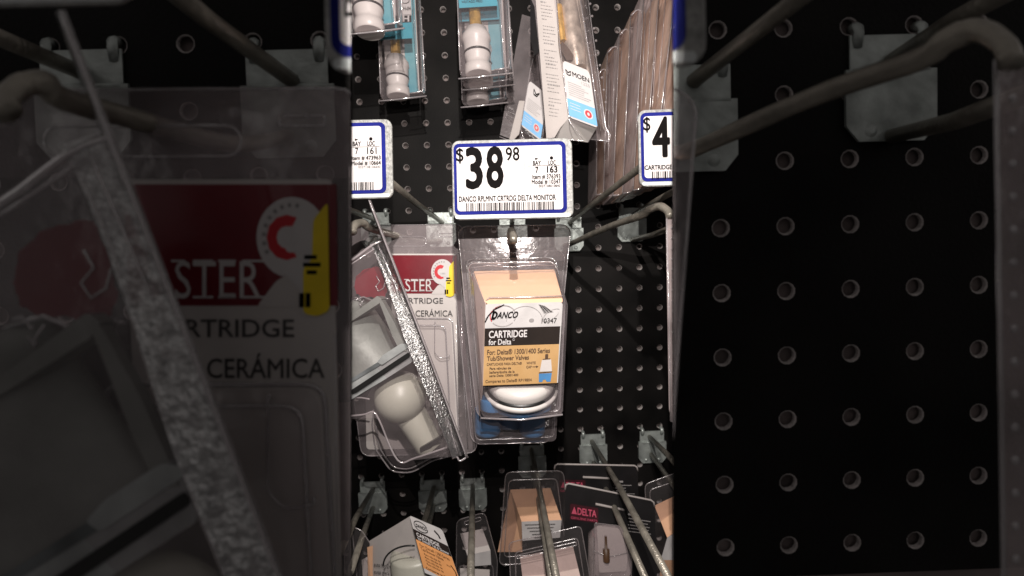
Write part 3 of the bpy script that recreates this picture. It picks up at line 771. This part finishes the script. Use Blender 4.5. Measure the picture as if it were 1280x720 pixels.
G='metal peg hooks on the pegboard'
hook_bracket(470,266,'zinc peg hook left of the metal hooks row, under the price label numbered 161',[('label_arm',[ob(468,274,.004),pd(436,262,.40),pd(400,245,.297)],WR),('hook_rod',smooth_path([ob(470,296,.004),pd(455,320,.42)]),WR)])
hook_bracket(551,266,'zinc peg hook with a rod slanting up left to the label numbered 161',[('label_arm',[ob(553,278,.004),pd(520,254,.40),pd(486,226,.315),pd(450,200,.297)],WR),
    ('hook_rod',smooth_path([ob(551,300,.004),pd(530,303,.44),pd(490,293,.36),pd(462,285,.315),pd(455,279,.305),pd(446,280,.298),pd(440,286,.292),pd(441,291,.29)]),[WR]*30+[WR*1.1]*13)])
hook_bracket(640,268,'zinc peg hook behind the plain clear top of the peach carton pack',[('label_arm',[ob(640,276,.004),pd(640,262,.38),pd(641,240,.297)],WR),
    ('hook_rod',smooth_path([ob(637,300,.004),pd(638,303,.42),pd(638,302,.34),pd(638,296,.318),pd(639,289,.31),pd(640,290,.302),pd(642,297,.292),pd(642,301,.288)]),WR)])
hook_bracket(710,272,'zinc peg hook carrying the rod to the four dollar price label',[('label_arm',[ob(712,278,.004),pd(745,252,.42),pd(800,210,.335),pd(830,188,.297)],WR*1.02),
    ('hook_rod',smooth_path([ob(706,306,.004),pd(712,305,.47),pd(760,284,.38),pd(800,270,.325),pd(812,262,.31),pd(824,258,.30),pd(834,263,.29),pd(838,271,.285)]),WR)])
hook_bracket(788.5,260,'zinc peg hook right of the upper row with a bright welded plate',[('label_arm',[ob(790,270,.004),pd(815,254,.42),pd(850,235,.34)],WR),
    ('hook_rod',[ob(790,300,.004),pd(815,294,.43),pd(850,281,.34)],WR)],low=True)
hook_bracket(466,601,'zinc peg hook at the far left of the bottom row',[('label_arm',[ob(466,612,.004),pd(445,647,.42),pd(425,690,.33)],WR),('hook_rod',[ob(466,635,.004),pd(455,665,.42),pd(438,715,.35)],WR)])
hook_bracket(540.5,599,'zinc peg hook of the bottom row above the tilted white carton',[('label_arm',[ob(542,610,.004),pd(534,640,.45),pd(515,700,.36)],WR),('hook_rod',[ob(542,632,.004),pd(536,655,.44),pd(528,690,.38)],WR)])
hook_bracket(590.5,597,'zinc peg hook of the bottom row whose rod runs straight down',[('label_arm',[ob(591,608,.004),pd(590,650,.42),pd(588,730,.31)],WR*1.05)])
hook_bracket(664.5,556,'zinc peg hook just below the peach carton pack with paired rods',[('label_arm',[ob(664,562,.004),pd(680,640,.40),pd(699,740,.30)],WR),('hook_rod',[ob(665,584,.004),pd(676,640,.42),pd(692,740,.32)],WR)])
hook_bracket(740.5,542,'zinc peg hook of the bottom row with its rod crossing the black cards',[('label_arm',[ob(740,552,.004),pd(775,610,.40),pd(840,730,.27)],WR),('hook_rod',[ob(742,578,.004),pd(765,628,.42),pd(812,735,.31)],WR)])
hook_bracket(814,538,'zinc peg hook at the right end of the bottom row',[('label_arm',[ob(812,546,.004),pd(835,569,.42),pd(860,596,.35)],WR),('hook_rod',[ob(814,568,.004),pd(840,604,.42),pd(860,632,.36)],WR)])

label38('white price label with blue border reading 38.98 above the peach carton pack')
price_label(Fr((340,149,491,249),[(340,153,.285),(489.5,149,.285),(491.5,247.5,.285),(342,251,.285)]),340,149,491,249,'blue bordered price label numbered 161, cut off at the left','161',pd(430,200,.285))
price_label(Fr((797,135,949,233),[(797.5,138,.285),(949,132,.285),(951,230,.285),(799.5,233.5,.285)]),797,135,949,233,'blue bordered price label with a large 4 in front of the edge-on packs','4',pd(860,185,.285))

GP='clear packs hanging in the middle bay'
master_pack('hanging pack with a red and white card and a yellow security sticker',GP)
cartridge_pack('tilted clear pack with a grey valve cartridge in front of the red card pack',GP)
danco_pack('clear pack hanging behind the lit peach carton pack, lower edge showing',False,-7,32,.343,GP)
danco_pack('front clear pack with a peach topped carton and a white and blue cartridge',True,0,0,.31,GP)

GT='teal carded stem packs'
stem_pack('teal carded stem pack second from the left, hanging alone with an H on its label',492,76,.86,.43,594,40,'VÁSTAGO CALIENTE',-60,0,True,GT)
stem_pack('teal carded stem pack cut off at the top left corner',452,-22,1.12,.37,594,40,'VÁSTAGO',-30,0,False,GT)
stem_pack('hindmost of the three nested teal stem packs, hanging lowest',594,84,.86,.435,594,40,'VÁSTAGO FRÍO',-60,0,False,GT)
stem_pack('middle one of the three nested teal stem packs',597,56,.97,.415,594,40,'VÁSTAGO FRÍO',-50,0,False,GT)
stem_pack('front one of the three nested teal stem packs with a brass shaft',594,40,1.0,.395,594,40,'VÁSTAGO FRÍO',-50,0,False,GT)

def rotmap(cx,cy,ang,sc,ox,oy):
    c,s_=math.cos(math.radians(ang)),math.sin(math.radians(ang))
    return lambda p:(ox+((p[0]-cx)*c-(p[1]-cy)*s_)*sc, oy+((p[0]-cx)*s_+(p[1]-cy)*c)*sc)
GM='white labelled hinged packs'
moen_pack('white labelled hinged pack leaning behind its neighbour, mostly hidden',rotmap(725,120,17,.8,668,140),.43,0,False,GM)
moen_pack('hinged pack with a white and sky blue label and red ring, in front',lambda p:p,.37,0,True,GM)

GE='packs hanging edge-on at the upper right'
for i,(x0,x1,yt,yb,ln,D,mt,wd) in enumerate([(745,756,88,244,2,.47,'sheath_pink','leftmost, short dull pink'),(754,768,60,246,5,.455,'sheath_orange','second from left, short brown'),
        (766,780,38,245,8,.44,'sheath_pink','third from left, rounded pink'),(778,793,14,242,10,.425,'sheath_orange','fourth from left, tall brownish'),
        (791,806,-20,238,14,.41,'sheath_pink','fifth from left, tall pinkish'),(804,818,-20,232,20,.395,'sheath_orange','sixth from left, tall orange'),
        (816,834,-20,226,28,.38,'sheath_orange','seventh from left, leaning orange'),(832,852,-20,220,32,.365,'sheath_orange','rightmost, behind the large 4 label')]):
    x1+=3.5; edge_pack(wd+' pack seen edge-on in the upper right row',x0,x1,yt,yb,ln,D,mt,GE)

# clear strip pack at the right edge
t=thing('clear_strip_pack','narrow clear riveted pack edge hanging from the bent hook end at right','blister pack',pd(838,280,.285),'packs cut off at the right')
f=Pl(.287); b=B(); sheet(b,f,rquad([(832,268),(870,266),(872,530),(840,528),(836,512)],3),0,.0005); b.build('flange','clear_milky',t)
b=B(); rim(b,f,[(833,270),(836,400),(838,526)],.0006,.0006,closed=False); rim(b,f,[(838,526),(870,530)],.0006,.0005,closed=False); b.build('rim','rim',t)
for k in range(19):
    b=B(); p=f.p(839.3+k*.15,285+k*13,.0006); lathe(b,p,p+f.n*.001,[(0,.0009),(.6,.0008),(1,.0002)],10); b.build('rivet','rim',t)

# ---------------- bottom row
def carton_pack(name,lbl,faces,D,cl,grp):
    t=thing(name,lbl,'blister pack',pd(*faces[0][1][0][:2],D),grp)
    for nm,c4,mt in faces:
        b=B(); b.add([pd(*p) for p in c4],[list(range(len(c4)))]); b.build(nm,mt,t)
    f=Pl(D); b=B(); sheet(b,f,cl[0],0,.0004); b.build('flange','clear_faint',t)
    b=B()
    for r in cl: rim(b,f,r,.0005,.0005)
    b.build('rim','rim_faint',t)
    return t
GB='packs on the bottom row of hooks'
t=carton_pack('carton_pack','orange topped carton pack under the paired rods',[('carton_top',[(638,612,.46),(688,610,.46),(702,650,.425),(652,652,.425)],'peach_lower'),('carton_front',[(652,652,.425),(702,650,.425),(700,672,.425),(653,676,.425)],'logo_grey'),('carton_side',[(638,612,.46),(652,652,.425),(653,690,.425),(622,690,.46)],'peach_lower')],.44,
   [rquad([(632,590),(704,588),(716,700),(624,706)],8),rquad([(636,600),(696,598),(708,690),(630,696)],6)],GB)
b=B(); 
for k in range(5): strokes(b,Pl(.4235),[(656+k*3,656+k*4),(694-k*2,655+k*4)],.8,.0)
b.build('print','ink_grey',t)
t=carton_pack('carton_pack','pink carton pack at the bottom edge under the paired rods',[('carton_top',[(650,696,.40),(716,682,.40),(730,740,.37),(656,745,.37)],'pink_box')],.385,
   [rquad([(636,678),(726,657),(744,760),(640,760)],6),rquad([(644,690),(722,672),(736,760),(646,760)],5),rquad([(645,694),(720,677),(721,681),(646,698)],1)],GB)
t=carton_pack('carton_pack','orange carton pack cut off at the right edge',[('carton_top',[(818,632,.44),(860,612,.44),(866,650,.41),(834,672,.41)],'peach_lower'),('carton_front',[(834,672,.41),(870,650,.41),(870,700,.41),(826,700,.41)],'logo_grey'),('carton_base',[(826,700,.41),(870,700,.41),(870,740,.43),(824,740,.43)],'peach_lower')],.425,
   [rquad([(806,605),(860,585),(862,740),(812,740)],6),rquad([(812,612),(860,596),(862,730),(818,730)],5)],GB)
t=carton_pack('carton_pack','small clear pack with a white carton behind the straight rod',[('carton_top',[(575,667,.47),(603,661,.47),(613,688,.45),(584,694,.45)],'card_white'),('carton_front',[(584,694,.45),(613,688,.45),(614,706,.45),(590,708,.45)],'logo_grey'),('liner',[(575,710,.45),(612,712,.45),(612,740,.45),(575,740,.45)],'paper_back')],.455,
   [rquad([(571,650),(606,640),(622,700),(620,740),(570,740)],7),rquad([(574,707),(616,706),(618,740),(572,740)],4),rquad([(580,652),(600,646),(602,650),(582,656)],2)],GB)
t=carton_pack('carton_pack','dark clear pack edge at the bottom left corner',[('liner',[(452,700,.44),(470,690,.44),(470,740,.44),(455,740,.44)],'paper_back')],.40,
   [rquad([(430,655),(452,662),(470,690),(470,745),(432,745)],5),rquad([(438,655),(441,668),(449,745),(440,745)],1)],GB)
# tilted danco carton lower left
t=thing('carton_pack','tilted white carton pack with an orange label at the lower left','blister pack',pd(510,680,.36),GB)
b=B(); b.add([pd(513,645,.355),pd(462,676,.40),pd(461,740,.40),pd(540,760,.355)],[[0,1,2,3]]); b.build('carton_side','card_white',t)
b=B(); b.add([pd(459,684,.396),pd(466,682,.392),pd(466,745,.39),pd(461,745,.395)],[[0,1,2,3]]); b.build('carton_edge','peach_lower',t)
s=FrD((462,676,.398),(513,645,.353),(461,740,.398))
b=B(); text(b,s,'auto for Delta® 1',468,500,703,707,.0005,bold=.015,slope=.12); text(b,s,'auto para Delta',468,500,712,716,.0005,bold=.015,slope=.12); b.build('side_print','ink_grey',t)
fr=Fr((0,0,100,140),[(512,644.5,.352),(553,662,.352),(578,735,.345),(531,716,.345)])
b=B(); sheet(b,fr,rquad([(0,0),(100,0),(100,140),(0,140)],[6,10,2,2]),-.0005,0,0); sheet(b,fr,[(0,32),(100,40),(100,66),(0,58)],.0002,mi=1); sheet(b,fr,[(0,58),(100,66),(100,140),(0,128)],.0002,mi=2)
b.build('carton_front',['logo_grey','band_black','orange_tan'],t)
b=B(); text(b,fr,'CARTRIDGE',7,72,38,47,.0005,bold=.03,slope=.08); text(b,fr,'for Delta® Tub & Shower',7,95,49,56,.0005,bold=.02,slope=.08); b.build('title_lettering','paper',t)
b=B(); strokes(b,fr,ell(28,18,20,13,20),2,.0005); text(b,fr,'DANCO',12,46,14,22,.0006,bold=.03,shear=.3); strokes(b,fr,[(70,12),(80,20),(82,28)],5,.0005)
text(b,fr,'For: Delta® 1300 Series',8,90,65,72,.0005,slope=.08); text(b,fr,'Tub/Shower Valves',8,70,74,81,.0005,slope=.08)
for k in range(4): text(b,fr,'Para válvulas de',14,58,86+k*8,91+k*8,.0005,slope=.08)
text(b,fr,'Compares to Delta®',8,80,121,126,.0005,slope=.08,bold=.01); text(b,fr,'White',74,86,92,96,.0005); strokes(b,fr,[(88,90),(96,104),(94,120)],3,.0005)
b.build('lettering','ink',t)
c=thing_part('cartridge',t); b=B(); q=.35/FP; lathe(b,pd(520,686,.372),pd(528,770,.372),[(0,26*q),(.02,33*q),(.06,34*q),(1,34*q)],40); b.build('white_cap','cream_plastic',c)
b=B(); tube(b,[pd(513+34*math.cos(a),707+25*math.sin(a)*1.0,.345) for a in [math.radians(180+k*9) for k in range(12)]],.0007,6); b.build('o_ring','rubber',c)
# black hang cards
def black_card(lbl,c4,D,pack=True):
    t=thing('carded_pack',lbl,'carded pack',pd(*c4[0][:2],D),'black hang cards on the bottom row')
    fr=Fr((0,0,100,100),c4)
    b=B(); sheet(b,fr,rquad([(0,0),(100,0),(100,100),(0,100)],[4,4,0,0]),-.0006,0); b.build('card','dark_card',t)
    b=B(); tube(b,[fr.p(x,y,0) for x,y in [(0,6),(.8,1.5),(4,0),(50,0),(96,0),(99,1.5),(100,6)]],.0009,6); tube(b,[fr.p(x,y,.0004) for x,y in ((34,13.5),(50,14),(66,14.5))],.0012,6); b.build('card_edge','card_edge',t)
    b=B(); sheet(b,fr,rr(6,14+3,37,31,1),.0003); b.build('logo_patch','maroon_patch',t)
    b=B(); text(b,fr,'DELTA',14,35,19.5,25.5,.0006,bold=.03); sheet(b,fr,[(7.5,25.5),(10.5,19),(13.5,25.5)],.0006); text(b,fr,'GENUINE PARTS',7,36,28.0,30,.0006)
    b.build('logo_lettering','pink_ink',t)
    b=B()
    for k in range(5): strokes(b,fr,[(70,22+k*3.2),(random.uniform(85,96),22+k*3.2)],.9,.0004)
    strokes(b,fr,[(70,18),(82,18)],2,.0004); b.build('fine_print','ink_soft',t)
    return t,fr
t,fr=black_card('rear black hang card with a pink logo patch',[(693,580,.45),(797,582,.45),(800,690,.47),(693,690,.47)],.45)
t,fr=black_card('front black hang card tilted, with a clear tube pack below its logo',[(706.5,603.5,.41),(818,626,.41),(822,745,.42),(704,745,.42)],.41)
b=B(); q=.40/FP; lathe(b,pd(762,668,.395),pd(762,760,.395),[(0,22*q),(.03,26*q),(1,27*q)],32); b.build('clear_tube','clear_milky',t)
b=B(); f=Pl(.372); sheet(b,f,rquad([(743,653),(776,657),(790,690),(788,720),(744,720)],[3,6,6,4,4]),0,.0004); b.build('dome','clear_wall',t)
b=B(); sheet(b,Pl(.3735),rquad([(746,657),(774,661),(785,690),(783,714),(749,716)],3),-.0005,0); b.build('inner_card','paper_back',t)
b=B(); lathe(b,pd(757,670,.3725),pd(758,701,.3725),[(0,.0012),(.5,.0014),(.52,.003),(1,.003)],14); b.build('key_part','brown_part',t)
b=B(); rim(b,f,rquad([(743,653),(776,657),(790,690),(788,745),(740,745)],[3,6,6,4,4]),.0006,.0004); rim(b,f,[(740,688),(762,695),(790,689)],.0006,.0004,closed=False); b.build('rim','rim_faint',t)
t=carton_pack('carton_pack','dim clear pack beside the orange carton pack',[('liner',[(706,640,.46),(716,640,.46),(722,680,.46),(712,690,.46)],'brown_part')],.455,[rquad([(622,585),(640,578),(690,590),(692,600),(622,606)],5)],GB) if False else None

# ================================================================== added enlarged copies left and right, kept out of the lamps as dim margins
def cutplane(px,side):
    # plane through the camera position along the margin copy's edge
    d1=F+(px-640)/FP*R; n=d1.cross(U).normalized()   # points right
    return n if side=='left' else -n
VK=3.16
def vx(px): return 640+(px-640)*VK
VCUT=[cutplane(438,'left')]
pegboard('pegboard_copy_left',-7,1,0,10)
backing('added_backing_left',-.27,.0,-.10,.24)  # added backing, keeps the lit middle from showing through the copied holes
hook_bracket(470,266,'enlarged peg hook copy at the upper left of the dim left margin',[('label_arm',[ob(468,274,.004),pd(430,258,.40)],WR)],'peg hook copies in the dim left margin')
hook_bracket(551,266,'enlarged peg hook copy near the top right of the dim left margin with slanting rod',[('label_arm',[ob(553,278,.004),pd(520,254,.40),pd(486,226,.315)],WR),
    ('hook_rod',smooth_path([ob(551,300,.004),pd(530,303,.44),pd(490,293,.36),pd(462,285,.315),pd(455,279,.305),pd(446,280,.298),pd(440,286,.292),pd(441,291,.29)]),[WR]*30+[WR*1.1]*13)],'peg hook copies in the dim left margin')
label38('enlarged copy sliver of a blue bordered price label at the top right of the dim left margin')
price_label(Fr((340,149,491,249),[(340,153,.285),(489.5,149,.285),(491.5,247.5,.285),(342,251,.285)]),340,149,491,249,'enlarged copy of a blue bordered price label edge at the top left corner of the picture','161',pd(430,200,.285))
master_pack('enlarged copy of the pack with a red card and yellow sticker at the left','pack copies in the dim left margin')
cartridge_pack('enlarged copy of the tilted pack with a grey cartridge at the far left','pack copies in the dim left margin')
VCUT=[cutplane(842,'right')]
backing('added_backing_right',.0,.30,-.16,.28)  # added backing again, hides the lit middle behind this copy
pegboard('pegboard_copy_right',4,15,-2,13)
hook_bracket(710,272,'enlarged peg hook copy at the left side of the dim right margin',[('label_arm',[ob(712,278,.004),pd(745,252,.42),pd(790,217,.33)],WR*1.02),
    ('hook_rod',smooth_path([ob(706,306,.004),pd(712,305,.47),pd(760,284,.38),pd(800,270,.325),pd(812,262,.31),pd(824,258,.30),pd(834,263,.29),pd(838,271,.285)]),WR)],'peg hook copies in the dim right margin')
hook_bracket(788.5,260,'enlarged peg hook plate copy in the middle of the dim right margin',[('label_arm',[ob(790,270,.004),pd(815,254,.42),pd(850,235,.34)],WR),
    ('hook_rod',[ob(790,300,.004),pd(815,294,.43),pd(850,281,.34)],WR)],'peg hook copies in the dim right margin')
label38('enlarged price label corner copy at the top left of the dim right margin')
t=thing('clear_strip_pack','enlarged copy of the clear riveted pack edge at the far right of the dim right margin','blister pack',pd(838,280,.285))
f=Pl(.287); b=B(); sheet(b,f,rquad([(832,268),(870,266),(872,530),(840,528),(836,512)],3),0,.0005); b.build('flange','clear_milky',t)
b=B(); rim(b,f,[(831,270),(833,400),(835,526)],.0006,.0006,closed=False); b.build('rim','rim',t)
for k in range(19):
    b=B(); p=f.p(837.5+k*.1,285+k*13,.0006); lathe(b,p,p+f.n*.001,[(0,.0009),(.6,.0008),(1,.0002)],10); b.build('rivet','rim',t)
t=thing('blister_pack','enlarged copy of a clear pack corner at the left side of the dim right margin','blister pack',pd(708,290,.335))
f=Pl(.335); fl=rquad([(573,290),(580,283),(706,281),(713,288),(706,380),(697,512),(690,521),(604,523),(596,516),(583,400)],[4,5,5,8,0,4,4,4,5,0])
b=B(); sheet(b,f,fl,0,.0004); b.build('flange','clear_flat',t); b=B(); rim(b,f,fl,.0003,.0005); b.build('rim','rim',t)
VK,VCUT=1.0,None

for o in COL.objects:
    if '_p' in o.keys(): del o['_p']
# ================================================================== camera, light, world
cam=bpy.data.cameras.new('camera'); co=bpy.data.objects.new('camera',cam); COL.objects.link(co)
cam.sensor_width=36; cam.lens=36*FP/1280; cam.clip_start=.005; cam.clip_end=20
mt=Matrix((( R.x,U.x,-F.x),(R.y,U.y,-F.y),(R.z,U.z,-F.z))).to_4x4(); mt.translation=CAM; co.matrix_world=mt
S.camera=co

ta=18.0
for nm,HL,en,rad in (('added_spot_low',.085,4.2,.0008),('added_spot_high',.235,7.6,.003)):  # added spots above the lens, beams shaped to light only the middle strip
    l=bpy.data.lights.new(nm,'SPOT'); lo=bpy.data.objects.new(nm,l); COL.objects.link(lo)
    l.energy=en; l.color=(1,.93,.87); l.shadow_soft_size=rad; l.spot_blend=.0
    l.spot_size=2*math.atan(ta)
    m2=mt.copy(); m2.translation=CAM+U*HL
    lo.matrix_world=m2@Matrix.Diagonal((.3705/ta,1,1,1))
cam.dof.use_dof=True; cam.dof.focus_distance=.30; cam.dof.aperture_fstop=10

w=bpy.data.worlds.new('World'); S.world=w; w.use_nodes=True; nt=w.node_tree; nt.nodes.clear()
o=nt.nodes.new('ShaderNodeOutputWorld'); bg=nt.nodes.new('ShaderNodeBackground')
tc=nt.nodes.new('ShaderNodeTexCoord'); sp=nt.nodes.new('ShaderNodeSeparateXYZ'); nt.links.new(tc.outputs['Generated'],sp.inputs[0])
# dim shop ceiling: rows of fluorescent strips high up, darker aisle below
wv=nt.nodes.new('ShaderNodeTexWave'); wv.inputs['Scale'].default_value=1.6; wv.inputs['Distortion'].default_value=.6; nt.links.new(tc.outputs['Generated'],wv.inputs['Vector'])
r1=nt.nodes.new('ShaderNodeValToRGB'); r1.color_ramp.elements[0].position=.80; r1.color_ramp.elements[0].color=(0,0,0,1); r1.color_ramp.elements[1].position=.86; r1.color_ramp.elements[1].color=(1,1,1,1)
nt.links.new(wv.outputs['Fac'],r1.inputs['Fac'])
r2=nt.nodes.new('ShaderNodeMapRange'); r2.inputs['From Min'].default_value=-.1; r2.inputs['From Max'].default_value=.4; nt.links.new(sp.outputs['Z'],r2.inputs['Value'])
mu=nt.nodes.new('ShaderNodeMath'); mu.operation='MULTIPLY'; nt.links.new(r1.outputs[0],mu.inputs[0]); nt.links.new(r2.outputs[0],mu.inputs[1])
ma=nt.nodes.new('ShaderNodeMath'); ma.operation='MULTIPLY_ADD'; ma.inputs[1].default_value=.26; ma.inputs[2].default_value=.049; nt.links.new(mu.outputs[0],ma.inputs[0])
nt.links.new(ma.outputs[0],bg.inputs['Strength']); bg.inputs['Color'].default_value=(1,.93,.90,1); nt.links.new(bg.outputs[0],o.inputs[0])

S.render.engine='CYCLES'
S.cycles.max_bounces=8; S.cycles.transparent_max_bounces=40; S.cycles.diffuse_bounces=3; S.cycles.glossy_bounces=3
S.cycles.caustics_reflective=False; S.cycles.caustics_refractive=False
S.view_settings.view_transform='Standard'; S.view_settings.look='None'; S.view_settings.exposure=0; S.view_settings.gamma=1
